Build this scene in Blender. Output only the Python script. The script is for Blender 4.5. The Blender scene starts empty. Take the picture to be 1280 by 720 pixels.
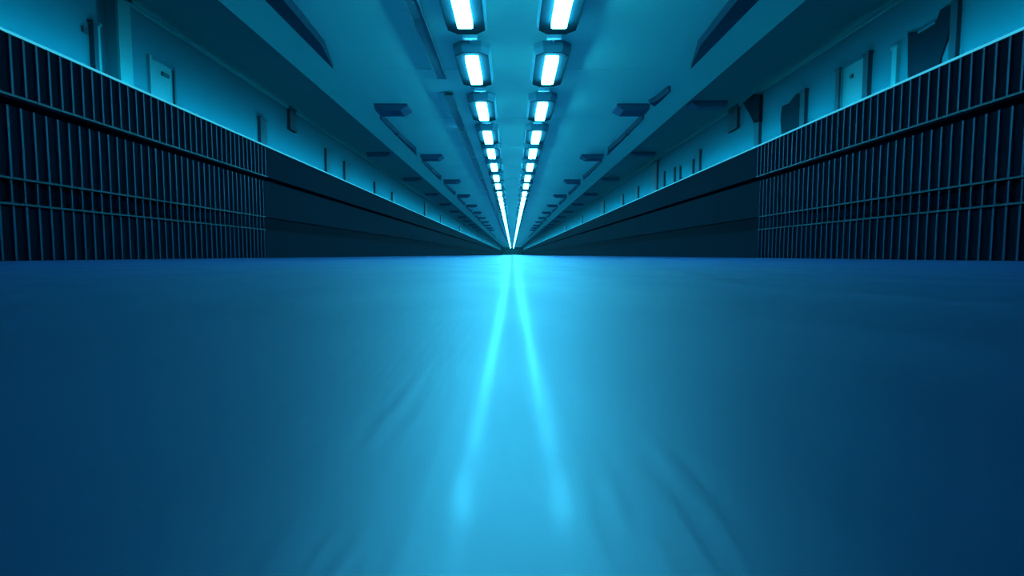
import bpy, math

# ------------------------------------------------------------------ camera, world, exposure
F = 640.0                      # focal length in pixels of the 1280-wide frame
EYE = 0.086                    # the lens sits just above the road surface
PITCH = math.atan((360 - 318.5) / F)
sc = bpy.context.scene
col = sc.collection
cam_d = bpy.data.cameras.new('camera')
cam_d.sensor_width = 36.0
cam_d.lens = 36.0 * F / 1280.0
cam_d.clip_start = 0.01
cam_d.clip_end = 1000
cam_d.dof.use_dof = True
cam_d.dof.focus_distance = 9.0
cam_d.dof.aperture_fstop = 5.6
cam = bpy.data.objects.new('camera', cam_d)
col.objects.link(cam)
cam.location = (0, 0, EYE)
cam.rotation_euler = (math.radians(90) - PITCH, 0, 0)
sc.camera = cam

sc.view_settings.view_transform = 'Standard'
sc.view_settings.look = 'None'
sc.view_settings.gamma = 1
sc.view_settings.use_curve_mapping = False
sc.view_settings.exposure = 0.0
sc.cycles.use_light_tree = True
sc.cycles.max_bounces = 8
sc.cycles.diffuse_bounces = 5
sc.cycles.glossy_bounces = 4
sc.cycles.sample_clamp_indirect = 8.0

LAMP_RGB = (0.05, 0.62, 1.0)
LAMP_L = 75.0                  # radiance of the ceiling diffusers
STRIP_RGB = (0.004, 0.62, 1.0)
STRIP_L = 540.0                 # radiance of the strip's diffuser, turned to the gallery wall
LENS_L = 0.8                  # soft line of light along the parapet edge

w = bpy.data.worlds.new('world')
sc.world = w
w.use_nodes = True
w.node_tree.nodes['Background'].inputs[0].default_value = (0.0, 0.25, 1.0, 1)
w.node_tree.nodes['Background'].inputs[1].default_value = 0.02

# ------------------------------------------------------------------ dimensions
def Z(h):
    return h + EYE
W1 = 6.9                       # face of the ribbed parapet
W2 = 8.15                      # gallery wall behind it
HC = 5.27                      # ceiling above the lens
Y0, Y1 = -6.0, 372.0
T_TOP, T_MID, T_B1, T_B0 = 3.02 + EYE, 2.19 + EYE, 1.067 + EYE, 0.711 + EYE

# ------------------------------------------------------------------ materials
def mat(name, rgb, rough=0.6, spec=0.5, noise=0.0, nscale=3.0, stretch=(1, 1, 1), bump=0.0, metallic=0.0):
    m = bpy.data.materials.new(name)
    m.use_nodes = True
    nt = m.node_tree
    b = nt.nodes['Principled BSDF']
    b.inputs['Base Color'].default_value = (*rgb, 1)
    b.inputs['Roughness'].default_value = rough
    b.inputs['Specular IOR Level'].default_value = spec
    b.inputs['Metallic'].default_value = metallic
    if noise or bump:
        tc = nt.nodes.new('ShaderNodeTexCoord')
        mp = nt.nodes.new('ShaderNodeMapping')
        mp.inputs['Scale'].default_value = stretch
        nz = nt.nodes.new('ShaderNodeTexNoise')
        nz.inputs['Scale'].default_value = nscale
        nz.inputs['Detail'].default_value = 5
        nt.links.new(tc.outputs['Object'], mp.inputs[0])
        nt.links.new(mp.outputs[0], nz.inputs['Vector'])
        if noise:
            mx = nt.nodes.new('ShaderNodeMix')
            mx.data_type = 'RGBA'
            mx.inputs[6].default_value = (*[c * (1 - noise) for c in rgb], 1)
            mx.inputs[7].default_value = (*[min(1, c * (1 + noise)) for c in rgb], 1)
            nt.links.new(nz.outputs['Fac'], mx.inputs[0])
            nt.links.new(mx.outputs[2], b.inputs['Base Color'])
        if bump:
            bp = nt.nodes.new('ShaderNodeBump')
            bp.inputs['Strength'].default_value = bump
            bp.inputs['Distance'].default_value = 0.01
            nt.links.new(nz.outputs['Fac'], bp.inputs['Height'])
            nt.links.new(bp.outputs[0], b.inputs['Normal'])
    return m

def emit(name, rgb, s):
    m = bpy.data.materials.new(name)
    m.use_nodes = True
    nt = m.node_tree
    nt.nodes.clear()
    e = nt.nodes.new('ShaderNodeEmission')
    o = nt.nodes.new('ShaderNodeOutputMaterial')
    e.inputs[0].default_value = (*rgb, 1)
    e.inputs[1].default_value = s
    nt.links.new(e.outputs[0], o.inputs[0])
    return m

M_CEIL = mat('ceiling_paint', (0.28, 0.76, 0.58), 0.55, 0.5, 0.08, 0.35, (1, 0.4, 1))
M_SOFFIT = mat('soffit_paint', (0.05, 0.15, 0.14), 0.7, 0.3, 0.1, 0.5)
M_WALL = mat('gallery_wall_paint', (0.02, 0.064, 0.076), 0.85, 0.05, 0.08, 0.8)
M_PILL = mat('pilaster_paint', (0.034, 0.10, 0.10), 0.7, 0.3, 0.05, 0.8)
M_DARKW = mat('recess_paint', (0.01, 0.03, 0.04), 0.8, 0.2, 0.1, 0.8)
M_CORN = mat('cornice_paint', (0.05, 0.13, 0.13), 0.6, 0.3, 0.2, 3.0)
M_BACK = mat('cladding_dark', (0.0005, 0.003, 0.008), 0.8, 0.05, 0.3, 4.0)
M_RIB = mat('cladding_rib', (0.002, 0.022, 0.050), 0.5, 0.3, 0.35, 2.5)
M_RAIL = mat('cladding_rail', (0.009, 0.034, 0.042), 0.5, 0.3, 0.35, 3.0)
M_PANEL = mat('cladding_smooth', (0.002, 0.009, 0.015), 0.85, 0.05, 0.1, 0.5)
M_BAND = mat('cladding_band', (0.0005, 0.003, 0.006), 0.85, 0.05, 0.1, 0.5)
M_DARK = mat('dark_equipment', (0.02, 0.08, 0.12), 0.6, 0.3, 0.15, 2.0)
M_CAB = mat('cabinet_paint', (0.0008, 0.0055, 0.009), 0.8, 0.05, 0.3, 1.5)
M_POST = mat('post_paint', (0.0025, 0.010, 0.016), 0.6, 0.3, 0.15, 2.0)
M_DUCTD = mat('duct_dark_metal', (0.016, 0.065, 0.085), 0.7, 0.1, 0.15, 2.0)
M_DUCT = mat('duct_metal', (0.05, 0.17, 0.18), 0.6, 0.4, 0.1, 2.0)
M_HOUS_DIM = mat('lamp_housing_dimmed', (0.005, 0.028, 0.034), 0.8, 0.05)  # darkened copy of the housing colour, offsets the diffuser's glow underneath
M_HOUS = mat('lamp_housing', (0.08, 0.30, 0.33), 0.6, 0.2, 0.05, 4.0)
M_CLIP = mat('pale_bracket', (0.5, 0.9, 0.95), 0.35, 0.6, 0.05, 9.0)
M_DOOR = mat('door_paint', (0.028, 0.08, 0.085), 0.5, 0.4, 0.05, 2.0)
M_CONC = mat('walkway_concrete', (0.1, 0.3, 0.4), 0.8, 0.2, 0.2, 2.0)
M_LAMP = emit('lamp_light', LAMP_RGB, LAMP_L)
M_STRIP = emit('strip_light', STRIP_RGB, STRIP_L)
M_LENS = emit('strip_lens', (0.05, 0.66, 0.95), LENS_L)

def floor_material():
    m = bpy.data.materials.new('road_surface')
    m.use_nodes = True
    nt = m.node_tree
    b = nt.nodes['Principled BSDF']
    L = nt.links.new
    tc = nt.nodes.new('ShaderNodeTexCoord')
    def noise(scale, stretch, detail=4):
        mp = nt.nodes.new('ShaderNodeMapping')
        mp.inputs['Scale'].default_value = stretch
        nz = nt.nodes.new('ShaderNodeTexNoise')
        nz.inputs['Scale'].default_value = scale
        nz.inputs['Detail'].default_value = detail
        L(tc.outputs['Object'], mp.inputs[0])
        L(mp.outputs[0], nz.inputs['Vector'])
        return nz.outputs['Fac']
    streak = noise(130, (1, 0.12, 1), 4)      # fine wear running along the lane
    patch = noise(3.0, (1, 0.5, 1), 4)       # broad worn patches
    cr = nt.nodes.new('ShaderNodeMix')
    cr.data_type = 'RGBA'
    cr.inputs[6].default_value = (0.0004, 0.022, 0.150, 1)
    cr.inputs[7].default_value = (0.0006, 0.032, 0.190, 1)
    L(patch, cr.inputs[0])
    L(cr.outputs[2], b.inputs['Base Color'])
    mr = nt.nodes.new('ShaderNodeMapRange')
    mr.inputs[1].default_value = 0.3
    mr.inputs[2].default_value = 0.7
    mr.inputs[3].default_value = 0.45
    mr.inputs[4].default_value = 0.58
    L(patch, mr.inputs[0])
    L(mr.outputs[0], b.inputs['Roughness'])
    b.inputs['IOR'].default_value = 2.35
    b.inputs['Specular IOR Level'].default_value = 0.5
    b.inputs['Specular Tint'].default_value = (0.9, 1.0, 1.0, 1)
    b.inputs['Coat Weight'].default_value = 0.08
    b.inputs['Coat Roughness'].default_value = 0.14
    bp = nt.nodes.new('ShaderNodeBump')
    bp.inputs['Strength'].default_value = 0.25
    bp.inputs['Distance'].default_value = 0.002
    L(streak, bp.inputs['Height'])
    L(bp.outputs[0], b.inputs['Normal'])
    return m
M_FLOOR = floor_material()

# ------------------------------------------------------------------ mesh helpers
class MB:
    def __init__(self):
        self.v, self.f, self.mi, self.mats = [], [], [], []
    def m(self, material):
        if material not in self.mats:
            self.mats.append(material)
        return self.mats.index(material)
    def poly(self, pts, material):
        n = len(self.v)
        self.v += [tuple(p) for p in pts]
        self.f.append(list(range(n, n + len(pts))))
        self.mi.append(self.m(material))
    def box(self, x0, x1, y0, y1, z0, z1, material):
        if x0 > x1:
            x0, x1 = x1, x0
        n = len(self.v)
        self.v += [(x0, y0, z0), (x1, y0, z0), (x1, y1, z0), (x0, y1, z0),
                   (x0, y0, z1), (x1, y0, z1), (x1, y1, z1), (x0, y1, z1)]
        i = self.m(material)
        for q in ((0, 3, 2, 1), (4, 5, 6, 7), (0, 1, 5, 4), (1, 2, 6, 5), (2, 3, 7, 6), (3, 0, 4, 7)):
            self.f.append([n + k for k in q])
            self.mi.append(i)
    def loft(self, rings, material, caps=True):
        n = len(self.v)
        k = len(rings[0])
        for r in rings:
            self.v += [tuple(p) for p in r]
        i = self.m(material)
        for a in range(len(rings) - 1):
            for j in range(k):
                j2 = (j + 1) % k
                self.f.append([n + a * k + j, n + a * k + j2, n + (a + 1) * k + j2, n + (a + 1) * k + j])
                self.mi.append(i)
        if caps:
            self.f.append([n + j for j in range(k)][::-1])
            self.mi.append(i)
            b = n + (len(rings) - 1) * k
            self.f.append([b + j for j in range(k)])
            self.mi.append(i)
    def tube(self, path, r, material, seg=10):
        rings = []
        for a, p in enumerate(path):
            q0 = path[max(0, a - 1)]
            q1 = path[min(len(path) - 1, a + 1)]
            d = [q1[i] - q0[i] for i in range(3)]
            L = math.sqrt(sum(c * c for c in d)) or 1
            d = [c / L for c in d]
            up = (1, 0, 0) if abs(d[0]) < 0.9 else (0, 0, 1)
            u = (d[1] * up[2] - d[2] * up[1], d[2] * up[0] - d[0] * up[2], d[0] * up[1] - d[1] * up[0])
            L = math.sqrt(sum(c * c for c in u))
            u = [c / L for c in u]
            v = (d[1] * u[2] - d[2] * u[1], d[2] * u[0] - d[0] * u[2], d[0] * u[1] - d[1] * u[0])
            rings.append([tuple(p[i] + r * (math.cos(t) * u[i] + math.sin(t) * v[i]) for i in range(3))
                          for t in [2 * math.pi * j / seg for j in range(seg)]])
        self.loft(rings, material)
    def build(self, name, parent=None, loc=None, kind=None, bevel=0):
        me = bpy.data.meshes.new(name)
        me.from_pydata(self.v, [], self.f)
        for mm in self.mats:
            me.materials.append(mm)
        me.polygons.foreach_set('material_index', self.mi)
        me.update()
        import bmesh
        bm = bmesh.new()
        bm.from_mesh(me)
        bmesh.ops.recalc_face_normals(bm, faces=bm.faces)
        bm.to_mesh(me)
        bm.free()
        o = bpy.data.objects.new(name, me)
        col.objects.link(o)
        if parent:
            o.parent = parent
        if loc:
            o.location = loc
        if kind:
            o['kind'] = kind
        if bevel:
            bv = o.modifiers.new('bevel', 'BEVEL')
            bv.width = bevel
            bv.segments = 2
        return o

def tag(o, label, cat, group=None):
    o['label'] = label
    o['category'] = cat
    if group:
        o['group'] = group
    return o

def thing(name, label, cat, loc, group=None):
    o = bpy.data.objects.new(name, None)
    o.empty_display_size = 0.2
    col.objects.link(o)
    o.location = loc
    return tag(o, label, cat, group)

def dup(root, loc, label=None):
    r = root.copy()
    col.objects.link(r)
    r.location = loc
    if label:
        r['label'] = label
    for ch in list(root.children):
        c = ch.copy()
        col.objects.link(c)
        c.parent = r
    return r

# ------------------------------------------------------------------ the setting
b = MB()
b.box(-W1 - 0.3, W1 + 0.3, Y0, Y1, -0.3, 0, M_FLOOR)
b.build('floor', kind='structure')

RISE = 0.11
ZS = Z(HC) + RISE               # underside of the soffits
SOF = 1.18 * HC                # the dark outer soffit starts here
b = MB()
prof = [(0.80 * HC, 0), (0.88 * HC, 0.005), (0.96 * HC, 0.018), (1.04 * HC, 0.04), (1.11 * HC, 0.07), (SOF, RISE)]
prof = [(-x, z) for x, z in prof[::-1]] + prof
under = [(x, Z(HC) + z) for x, z in prof]
ring = under + [(SOF, Z(HC) + 0.4), (-SOF, Z(HC) + 0.4)]
b.loft([[(x, Y0, z) for x, z in ring], [(x, Y1, z) for x, z in ring]], M_CEIL)
y = 14.95 - 5.2 * 3
while y < Y1 - 1:              # shallow joint strips across the ceiling
    b.box(-0.8 * HC, 0.8 * HC, y, y + 0.30, Z(HC) - 0.008, Z(HC), M_CEIL)
    y += 5.2
b.build('ceiling', kind='structure')   # it rises softly towards the soffits
for side, s in (('left', -1), ('right', 1)):
    b = MB()
    b.box(s * SOF, s * (W2 + 0.3), Y0, Y1, ZS, ZS + 0.29, M_SOFFIT)
    b.build('ceiling_%s_soffit' % side, kind='structure')
    b = MB()                   # cornice moulding where soffit and wall meet
    b.box(s * (W2 - 0.07), s * W2, Y0, Y1, ZS - 0.09, ZS, M_CORN)
    b.build('trim_%d' % (1 if s < 0 else 2), kind='structure')
b = MB()
b.box(-W2 - 0.3, W2 + 0.3, Y1, Y1 + 0.4, -0.3, Z(HC) + 0.3, M_SOFFIT)
b.build('wall_end', kind='structure')

def meet(px, py, X):           # distance and height where the sight line of a measured point meets the wall
    t = X / abs(px - 640.0)
    u = 360.0 - py
    return t * (F * math.cos(PITCH) + u * math.sin(PITCH)), t * (u * math.cos(PITCH) - F * math.sin(PITCH))
def zy(px, py=None, X=W2):
    if py is None:
        py = 318.5 - abs(px - 640.0) * 0.5
    return meet(px, py, X)[0]

# gallery walls; the left one has a dark niche near the lens
def gallery_wall(side, s, niche=None):
    b = MB()
    if niche:
        n0, n1 = niche
        b.box(s * W2, s * (W2 + 0.3), Y0, n0, 1.9, ZS, M_WALL)
        b.box(s * W2, s * (W2 + 0.3), n1, Y1, 1.9, ZS, M_WALL)
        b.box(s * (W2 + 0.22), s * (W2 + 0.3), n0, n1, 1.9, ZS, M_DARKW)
    else:
        b.box(s * W2, s * (W2 + 0.3), Y0, Y1, 1.9, ZS, M_WALL)
    b.build('wall_' + side, kind='structure')
gallery_wall('left', -1, (zy(123), zy(147)))
gallery_wall('right', 1)
for side, s in (('left', -1), ('right', 1)):
    b = MB()
    b.box(s * (W1 + 0.30), s * (W2 + 0.3), Y0, Y1, 1.75, 1.9, M_CONC)
    b.build('floor_%s_walkway' % side, kind='structure')

# ribbed parapets
RIB_END = 14.55
PITCHR = 0.1965
def parapet(side, s, t0):
    up, lo = W1 - 0.02, W1 + 0.07       # upper tier stands proud of the lower ones
    b = MB()
    # backing slabs
    b.box(s * (up + 0.03), s * (W1 + 0.30), Y0, RIB_END, T_MID, T_TOP, M_BACK)
    b.box(s * (lo + 0.03), s * (W1 + 0.30), Y0, RIB_END, T_B1, T_MID - 0.12, M_BACK)
    b.box(s * (lo + 0.09), s * (W1 + 0.30), Y0, Y1, T_MID - 0.12, T_MID, M_BACK)  # recessed near-black strip, colour stands in for shade under the upper tier
    b.box(s * (lo + 0.07), s * (W1 + 0.30), Y0, RIB_END, T_B0, T_B1, M_BACK)
    b.box(s * (lo + 0.03), s * (W1 + 0.30), Y0, RIB_END, 0, T_B0, M_BACK)
    b.box(s * (up + 0.01), s * (W1 + 0.30), RIB_END, Y1, T_MID, T_TOP, M_PANEL)
    b.box(s * (lo + 0.00), s * (W1 + 0.30), RIB_END, Y1, T_B1, T_MID - 0.12, M_PANEL)
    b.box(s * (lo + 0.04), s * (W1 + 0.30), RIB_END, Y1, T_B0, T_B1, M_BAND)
    b.box(s * (lo + 0.00), s * (W1 + 0.30), RIB_END, Y1, 0, T_B0, M_PANEL)
    # ribs
    n = 0
    y = t0
    while y - PITCHR > 1.5:
        y -= PITCHR
    while y < RIB_END:
        bw = 0.016
        b.box(s * up, s * (up + 0.035), y - bw, y + bw, T_MID, T_TOP, M_RIB)
        b.box(s * lo, s * (lo + 0.035), y - bw, y + bw, T_B1, T_MID - 0.12, M_RIB)
        b.box(s * (lo + 0.01), s * (lo + 0.08), y - 0.012, y + 0.012, T_B0, T_B1, M_RIB)
        b.box(s * lo, s * (lo + 0.035), y - bw, y + bw, 0, T_B0, M_RIB)
        if y < 12:             # rounded corners of the openings in the dark band
            c = 0.065
            for sy in (-1, 1):
                for z0, sz in ((T_B0, 1), (T_B1, -1)):
                    p = [(y + sy * 0.012, z0), (y + sy * (0.012 + c), z0),
                         (y + sy * (0.012 + c * 0.35), z0 + sz * c * 0.5), (y + sy * 0.012, z0 + sz * c * 1.5)]
                    b.loft([[(s * (lo + 0.015), a, z) for a, z in p],
                            [(s * (lo + 0.075), a, z) for a, z in p]], M_PANEL)
        y += PITCHR
        n += 1
    b.build('wall_%s_parapet' % side, kind='structure')
parapet('left', -1, zy(12, 75, W1))
parapet('right', 1, zy(1263, 75, W1))
k = 3
for s in (-1, 1):              # long rails across the cladding
    for z0, z1, xo in ((T_MID - 0.02, T_MID + 0.01, 0.05), (T_B1 - 0.012, T_B1 + 0.014, -0.045), (T_B0 - 0.014, T_B0 + 0.012, -0.045)):
        b = MB()
        b.box(s * (W1 - xo), s * (W1 + 0.09), Y0, RIB_END, z0, z1, M_RAIL)
        b.build('trim_%d' % k, kind='structure')
        k += 1

# ------------------------------------------------------------------ ceiling lamps
LX = 1.014
LT = 0.25                      # housing depth
def octagon(hx, hy, c, z):
    return [(-hx + c, -hy, z), (hx - c, -hy, z), (hx, -hy + c, z), (hx, hy - c, z),
            (hx - c, hy, z), (-hx + c, hy, z), (-hx, hy - c, z), (-hx, -hy + c, z)]
def make_lamp(label):
    t = thing('ceiling_lamp', label, 'lamp', (0, 0, 0), 'lamps in two rows along the ceiling')
    b = MB()
    b.loft([octagon(0.47, 1.38, 0.22, 0), octagon(0.47, 1.36, 0.22, -0.12), octagon(0.42, 1.30, 0.20, -LT)], M_HOUS)
    b.build('housing', t)
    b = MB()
    b.loft([octagon(0.415, 1.295, 0.20, -LT), octagon(0.41, 1.29, 0.20, -LT - 0.012)], M_HOUS_DIM)  # added plate that keeps the housing's underside from looking overlit
    b.build('dimmed_underside', t)
    b = MB()
    hx, hy = 0.165, 0.91
    b.loft([[(p[0] - 0.0, p[1] - 0.20, p[2]) for p in o_] for o_ in (octagon(hx, hy, 0.02, -LT + 0.002), octagon(hx, hy, 0.02, -LT - 0.12), octagon(hx - 0.015, hy - 0.015, 0.02, -LT - 0.14))], M_LAMP)
    b.build('diffuser', t)
    b = MB()
    b.box(-0.17, 0.17, -1.74, -1.62, -0.09, 0, M_CLIP)
    b.box(-0.03, 0.03, -1.64, -1.34, -0.05, -0.01, M_CLIP)
    b.build('bracket', t)
    return t
starts = [5.2, 9.25, 12.84 + 0.05, 16.85, 20.8, 24.3, 28.2, 32.4, 36.3, 40.9]
while starts[-1] < Y1 - 8:
    starts.append(starts[-1] + 3.95)
ORD = ['', 'nearest', 'second nearest', 'third nearest', 'fourth nearest', 'fifth nearest', 'sixth nearest', 'seventh nearest', 'eighth nearest', 'ninth nearest']
lamp0 = None
for s in (-1, 1):
    for i, y in enumerate(starts):
        row = 'left' if s < 0 else 'right'
        if 1 <= i < len(ORD):
            lab = 'white glowing rectangular ceiling lamp in octagonal teal housing, %s lamp in the %s row' % (ORD[i], row)
        elif i == 0:
            lab = 'ceiling lamp just above the picture edge, before the nearest one of the %s row' % row
        else:
            lab = 'small distant glowing ceiling lamp merging into the far line of the %s row' % row
        if lamp0 is None:
            lamp0 = make_lamp(lab)
            lamp0.location = (s * LX, y + 1.47, Z(HC))
        else:
            dup(lamp0, (s * LX, y + 1.47, Z(HC)), lab)

# ------------------------------------------------------------------ light strips on the parapets
SEG = 6.0
def make_strip(s, label):
    row = 'left' if s < 0 else 'right'
    t = thing('light_strip', label, 'light strip', (0, 0, 0), 'cyan light strips along the %s parapet' % row)
    b = MB()
    b.box(s * 0.0, s * 0.19, -SEG / 2, SEG / 2, 0.0, 0.008, M_RAIL)
    b.box(s * 0.10, s * 0.13, -SEG / 2, SEG / 2, 0.008, 0.050, M_RAIL)
    b.box(s * 0.10, s * 0.163, -SEG / 2, SEG / 2, 0.050, 0.056, M_RAIL)   # lip that shields the light from above
    b.build('channel', t)
    b = MB()
    b.tube([(s * 0.02, -SEG / 2, 0.028), (s * 0.02, SEG / 2, 0.028)], 0.026, M_LENS, 10)
    b.build('lens', t)
    b = MB()                   # diffuser turned towards the gallery wall
    for i in range(3):
        a, c = -SEG / 2 + SEG * i / 3, -SEG / 2 + SEG * (i + 1) / 3
        b.poly([(s * 0.148, a, 0.009), (s * 0.148, c, 0.009), (s * 0.148, c, 0.049), (s * 0.148, a, 0.049)], M_STRIP)
    for z in (0.008, 0.049):
        b.box(s * 0.13, s * 0.147, -SEG / 2, SEG / 2, z, z + 0.001, M_RAIL)
    b.build('diffuser', t)
    return t
for s in (-1, 1):
    y = 6.5 + SEG / 2      # the first length starts just outside the picture
    st = None
    i = 0
    while y < Y1 - SEG / 2 + 0.1:
        row = 'left' if s < 0 else 'right'
        vis = y + SEG / 2 > F * W1 / 640
        if y < 11:
            lab = 'glowing cyan light strip on the %s parapet, %s' % (row, 'the length entering at the picture edge')
        else:
            lab = 'thin glowing cyan light strip on the %s parapet above the smooth dark panels' % row
        loc = (s * W1, y, T_TOP + 0.002)
        if st is None:
            st = make_strip(s, lab)
            st.location = loc
        else:
            dup(st, loc, lab)
        y += SEG
        i += 1

# ------------------------------------------------------------------ ceiling equipment
def spanlab(i, base):
    o = ['nearest', 'second nearest', 'third nearest', 'fourth nearest', 'fifth nearest']
    return base % (o[i] if i < 5 else 'distant')

# long dark cable trays beside the left lamp row
trays = [(5.3, 15.45), (16.95, 21.4), (21.7, 27.4)]
while trays[-1][1] < 200:
    a = trays[-1][1] + 0.3
    trays.append((a, a + 7))
for i, (a, c) in enumerate(trays):
    t = thing('cable_tray', spanlab(i, 'narrow dark cable tray under the ceiling left of the lamps, %s length'), 'cable tray', (-2.06, a, Z(HC)), 'cable trays beside the left lamp row')
    L = c - a
    b = MB()
    b.box(-0.13, 0.13, 0, L, -0.11, -0.10, M_DUCT)
    b.box(-0.14, -0.13, 0, L, -0.13, -0.04, M_DUCT)
    b.box(0.13, 0.14, 0, L, -0.13, -0.04, M_DUCT)
    b.build('tray', t)
    b = MB()
    n = max(2, int(L / 2.4))
    for k in range(n):
        yy = (k + 0.5) * L / n
        b.box(-0.10, 0.10, yy - 0.03, yy + 0.03, -0.11, 0, M_DUCT)
    b.build('hanger', t)

# dark ducts further out on both sides
def duct(s, a, c, w0, w1, label):
    t = thing('ceiling_duct', label, 'duct', (s * 0.905 * HC, a, Z(HC)), 'ducts along the ceiling edges')
    L = c - a
    b = MB()
    X1 = 0.2
    def ring(y, hw, h):
        return [(s * (X1 - 2 * hw), y, 0), (s * X1, y, 0), (s * X1, y, -h), (s * (X1 - 2 * hw + 0.06), y, -h)]
    b.loft([ring(0, w0, 0.17), ring(L * 0.55, (w0 + w1) / 2, 0.16), ring(L, w1, 0.12)], M_DUCTD)
    n = len(b.v)             # slanted cut at the far end, longer on the outer side
    for q in (n - 4, n - 1):
        b.v[q] = (b.v[q][0], b.v[q][1] - min(1.6, L * 0.2), b.v[q][2])
    b.build('casing', t)
    b = MB()
    for k in range(1, max(2, int(L / 2.5))):
        yy = k * 2.5
        if yy < L - 0.3:
            hw = w0 + (w1 - w0) * yy / L
            b.box(s * (X1 - 2 * hw + 0.02), s * (X1 + 0.02), yy, yy + 0.05, -0.185, 0, M_DUCTD)
    if b.v:
        b.build('seam_band', t)
duct(-1, 5.5, 14.6, 0.27, 0.17, 'wide dark duct at the ceiling edge, nearest on the left side')
duct(1, 5.5, 14.6, 0.31, 0.19, 'wide dark duct tapering away on the right ceiling, nearest on that side')
duct(1, 16.4, 18.2, 0.05, 0.16, 'short dark duct piece between the nearest duct and hanging box, right ceiling')
for s in (-1, 1):
    row = 'left' if s < 0 else 'right'
    y = 19.65
    i = 0
    while y < 150:
        duct(s, y, y + 7.4, 0.05, 0.13, spanlab(i, '%%s thin duct behind the hanging boxes along the %s ceiling' % row))
        y += 9.0
        i += 1

# dark boxes hanging across the ducts, and short beams by the cornice
def make_box(s, w_, d_, name, label, cat, group):
    t = thing(name, label, cat, (0, 0, 0), group)
    b = MB()
    hw = w_ / 2
    def ring(y, z, k):
        return [(-hw + k, y, z), (hw - k, y, z)]
    b.loft([[(-hw, 0, 0), (hw, 0, 0), (hw, d_, 0), (-hw, d_, 0)],
            [(-hw, 0, -0.08), (hw, 0, -0.08), (hw, d_, -0.08), (-hw, d_, -0.08)],
            [(-hw + (0.25 if s > 0 else 0.03), 0.05, -0.22), (hw - (0.03 if s > 0 else 0.25), 0.05, -0.22), (hw - (0.03 if s > 0 else 0.25), d_ - 0.05, -0.22), (-hw + (0.25 if s > 0 else 0.03), d_ - 0.05, -0.22)]], M_DARK)
    b.build('casing', t)
    b = MB()
    b.box(-hw * 0.7, hw * 0.7, d_, d_ + 0.14, -0.035, 0, M_CLIP)
    b.build('flange', t)
    return t
for s in (-1, 1):
    row = 'left' if s < 0 else 'right'
    bx = bm_ = None
    y = 18.25
    i = 0
    while y < 110:
        lab = spanlab(i, 'dark hanging box across the %s ceiling, %%s of its row' % row)
        loc = (s * 0.805 * HC, y, Z(HC))
        if bx is None:
            bx = make_box(s, 1.15, 0.9, 'hanging_box', lab, 'ceiling box', 'hanging boxes on the %s ceiling' % row)
            bx.location = loc
        else:
            dup(bx, loc, lab)
        lab = spanlab(i, 'dark beam under the soffit beside the %s gallery wall, %%s of its row' % row)
        loc = (s * (1.31 if s > 0 else 1.33) * HC, y, ZS)
        if i or s > 0:
            if bm_ is None:
                bm_ = make_box(s, 1.25, 0.5, 'soffit_beam', lab, 'beam', 'beams under the %s soffit' % row)
                bm_.location = loc
            else:
                dup(bm_, loc, lab)
        y += 9.0
        i += 1

# ------------------------------------------------------------------ gallery wall furniture
def hh(px, py, X=W2):          # height of a measured wall point
    return Z(meet(px, py, X)[1])

def door(n, s, px0, px1, top, label=None):
    a, c = sorted((zy(px0), zy(px1)))
    x = W2
    b = MB()
    b.box(s * (x - 0.012), s * (x), a, c, 1.9, top, M_DOOR)
    d = b.build('door_%d' % n, kind='structure')
    b = MB()
    f = 0.06
    b.box(s * (x - 0.06), s * x, a - f, a, 1.9, top + f, M_DOOR if s < 0 else M_POST)
    b.box(s * (x - 0.06), s * x, c, c + f, 1.9, top + f, M_POST if s < 0 else M_DOOR)
    b.box(s * (x - 0.05), s * x, a, c, top, top + f * 0.7, M_WALL)
    b.build('door_frame', d)
    b = MB()
    yy = a + 0.1
    b.tube([(s * (x - 0.012), yy, 2.95), (s * (x - 0.06), yy, 2.95), (s * (x - 0.06), yy + 0.13, 2.95)], 0.012, M_RAIL, 8)
    b.build('door_handle', d)

def sign(s, px, py, w_, h_, label):
    y = zy(px)
    z = hh(px, py)
    t = thing('wall_sign', label, 'sign', (s * W2, y, z))
    b = MB()
    b.box(s * -0.05, s * -0.012, -w_ / 2, w_ / 2, -h_ / 2, h_ / 2, M_POST)
    b.build('plate', t, bevel=0.006)
    b = MB()
    b.box(s * -0.012, 0, -w_ / 4, w_ / 4, -h_ / 4, h_ / 4, M_RAIL)
    b.build('backing', t)

def post(s, px0, px1, z0, z1, label, depth=0.1, material=None, name='wall_post', cat='post'):
    a, c = sorted((zy(px0), zy(px1)))
    material = material or M_POST
    t = thing(name, label, cat, (s * W2, a, z0))
    b = MB()
    L, H = c - a, z1 - z0
    b.box(s * -depth, 0, 0, L, 0, H, material)
    b.build('shaft', t)
    b = MB()
    b.box(s * (-depth - 0.02), 0, -0.03, L + 0.03, 0, min(0.12, H * 0.2), material)
    b.build('foot_plate' if z0 < 2 else 'end_plate', t)
    b = MB()
    b.box(s * (-depth - 0.02), 0, -0.03, L + 0.03, H - 0.05, H, material)
    b.build('top_plate', t)
    return t

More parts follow.
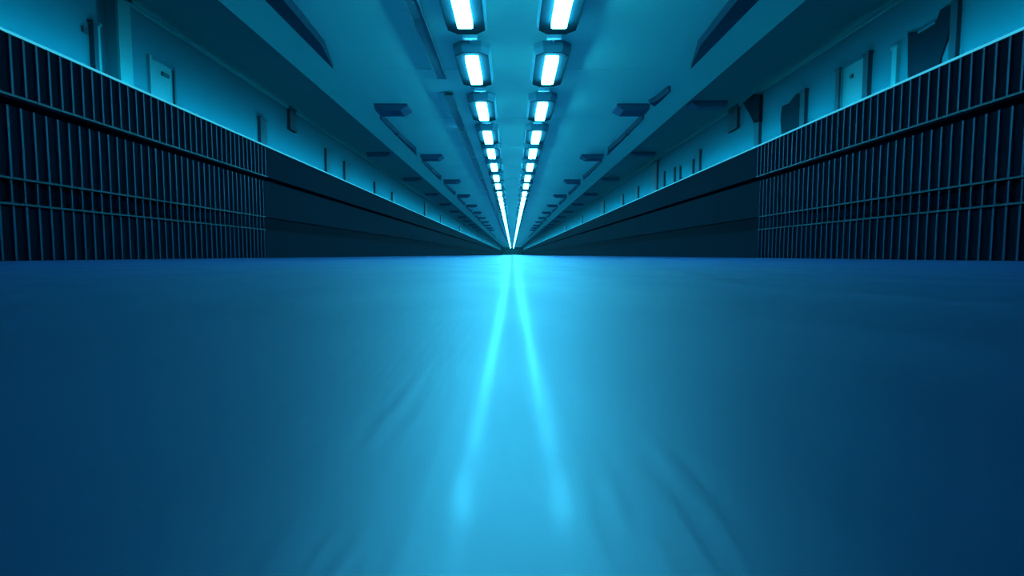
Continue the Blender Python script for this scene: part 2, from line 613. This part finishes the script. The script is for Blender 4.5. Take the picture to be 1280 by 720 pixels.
# left side, from the lens outwards
post(-1, 111.5, 117, 1.9, hh(115, 28), 'tall thin dark post on the left gallery wall beside the dark niche')
post(-1, 118, 122.5, 1.9, hh(118, 28), 'slim pale post between dark post and niche on the left wall', 0.06, M_PILL)
sign(-1, 105, 38, 0.12, 0.11, 'small dark sign plate left of the dark post on the left wall')
post(-1, 147, 163, 1.9, ZS, 'wide pale pilaster right of the dark niche on the left wall', 0.05, M_PILL, 'wall_pilaster', 'pilaster')
door(1, -1, 187, 215, hh(215, 88))
sign(-1, 205.5, 94, 0.24, 0.09, 'small dark sign plate on the pale door in the left wall')
post(-1, 322, 330, 1.9, hh(326, 148), 'dark post on the left wall above where the ribbed cladding ends')
post(-1, 360, 368, hh(364, 164), ZS, 'dark bracket hanging from the cornice on the left wall', 0.10, None, 'wall_bracket', 'bracket')
for px0, px1, py in ((405.5, 409.5, 187), (429, 434.5, 203), (467, 470, 228), (489, 492, 241), (530, 533, 254), (550, 552, 270), (574, 576, 284)):
    post(-1, px0, px1, 1.9, hh((px0 + px1) / 2, py), 'small distant dark post on the left wall, %s' %
         {530: 'fifth after the hanging bracket', 550: 'last but one before the vanishing point', 574: 'last before the vanishing point', 405.5: 'first after the hanging bracket', 429: 'second after the hanging bracket', 467: 'third after the hanging bracket', 489: 'fourth after the hanging bracket'}.get(px0, 'among the farthest'))
# right side
post(1, 1192, 1201, 1.9, ZS, 'tall dark post running to the cornice, rightmost on the right wall', 0.08)
post(1, 1118, 1124, 1.9, hh(1121, 58), 'slim pale post left of the large dark cabinet', 0.06, M_PILL)
# large dark cabinet with a curved right side
def cabinet(s, pts, depth, label, vent=None):
    ys = [zy(*p) for p in pts]
    zs = [hh(*p) for p in pts]
    y0, z0 = min(ys), min(zs)
    t = thing('wall_cabinet', label, 'cabinet', (s * W2, y0, z0))
    ring = [(a - y0, c - z0) for a, c in zip(ys, zs)]
    b = MB()
    b.loft([[(0, a, c) for a, c in ring], [(s * -depth, a, c) for a, c in ring]], M_CAB)
    b.build('casing', t)
    if vent:
        b = MB()
        v = [(zy(*p) - y0, hh(*p) - z0) for p in vent]
        b.loft([[(s * -depth, a, c) for a, c in v], [(s * (-depth - 0.02), a, c) for a, c in v]], M_WALL)
        b.build('cover_plate', t)
    return t
cabinet(1, [(1137, 120), (1137, 41), (1152, 38), (1174, 24), (1178, 12), (1192, 5), (1190, 30), (1186, 50), (1178, 72), (1172, 110)], 0.04,
        'large dark wall cabinet with curved side beside the rightmost dark post', [(1151, 39.5), (1172, 26), (1172, 29), (1151, 42)])
door(2, 1, 1054, 1083, hh(1068, 79))
post(1, 1048.5, 1053.5, 1.9, hh(1050, 87), 'dark post at the far side of the pale door on the right wall')
post(1, 1083.5, 1090, 1.9, hh(1087, 66), 'dark post at the near side of the pale door on the right wall')
sign(1, 1065.5, 95.5, 0.09, 0.09, 'small dark sign plate on the pale door in the right wall')
cabinet(1, [(980, 190), (977, 150), (979, 133), (988, 129), (996, 118), (1007, 113), (1008, 122), (1001, 132), (1001, 190)], 0.04,
        'small dark wall cabinet with stepped top, left of the pale door on the right')
post(1, 1004, 1010, 1.9, hh(1007, 113), 'dark post touching the small stepped cabinet on the right wall')
post(1, 946, 952, 1.9, hh(950, 150), 'dark stem under the flared hanging panel on the right wall')
def flare():
    s = 1
    y0 = zy(954, 118)
    z0 = hh(950, 156)
    t = thing('wall_bracket', 'dark flared board hanging from the cornice on the right wall', 'bracket', (W2, y0, z0))
    pts = [(933, 129), (946, 118), (954, 118), (953, 152), (947, 154), (941, 142)]
    r = [(zy(*p) - y0, min(hh(*p), ZS) - z0) for p in pts]
    b = MB()
    b.loft([[(0, a, c) for a, c in r], [(-0.12, a, c) for a, c in r]], M_CAB)
    b.build('board', t)
flare()
post(1, 913, 924, hh(919, 163), ZS, 'short dark bracket hanging from the cornice beside the flared board', 0.10, None, 'wall_bracket', 'bracket')
for px0, px1, py in ((873, 877, 188), (866, 868.5, 200), (850, 852, 208), (842, 845, 210), (829, 832, 215), (816, 823, 203), (795.5, 799, 234), (777, 780, 244), (752, 756, 252), (727, 728.5, 270), (706, 708, 283)):
    post(1, px0, px1, 1.9, hh((px0 + px1) / 2, py), 'small distant dark post on the right wall, %s' %
         {727: 'last but one before the vanishing point', 706: 'last before the vanishing point', 873: 'first left of the hanging bracket', 866: 'thin one behind the first', 842: 'just behind the middle pair', 829: 'just before the widest one', 816: 'widest of the far ones', 850: 'in the middle of the cluster', 795.5: 'first beyond the widest one', 777: 'second beyond the widest one', 752: 'third beyond the widest one'}.get(px0, 'among the farthest'))
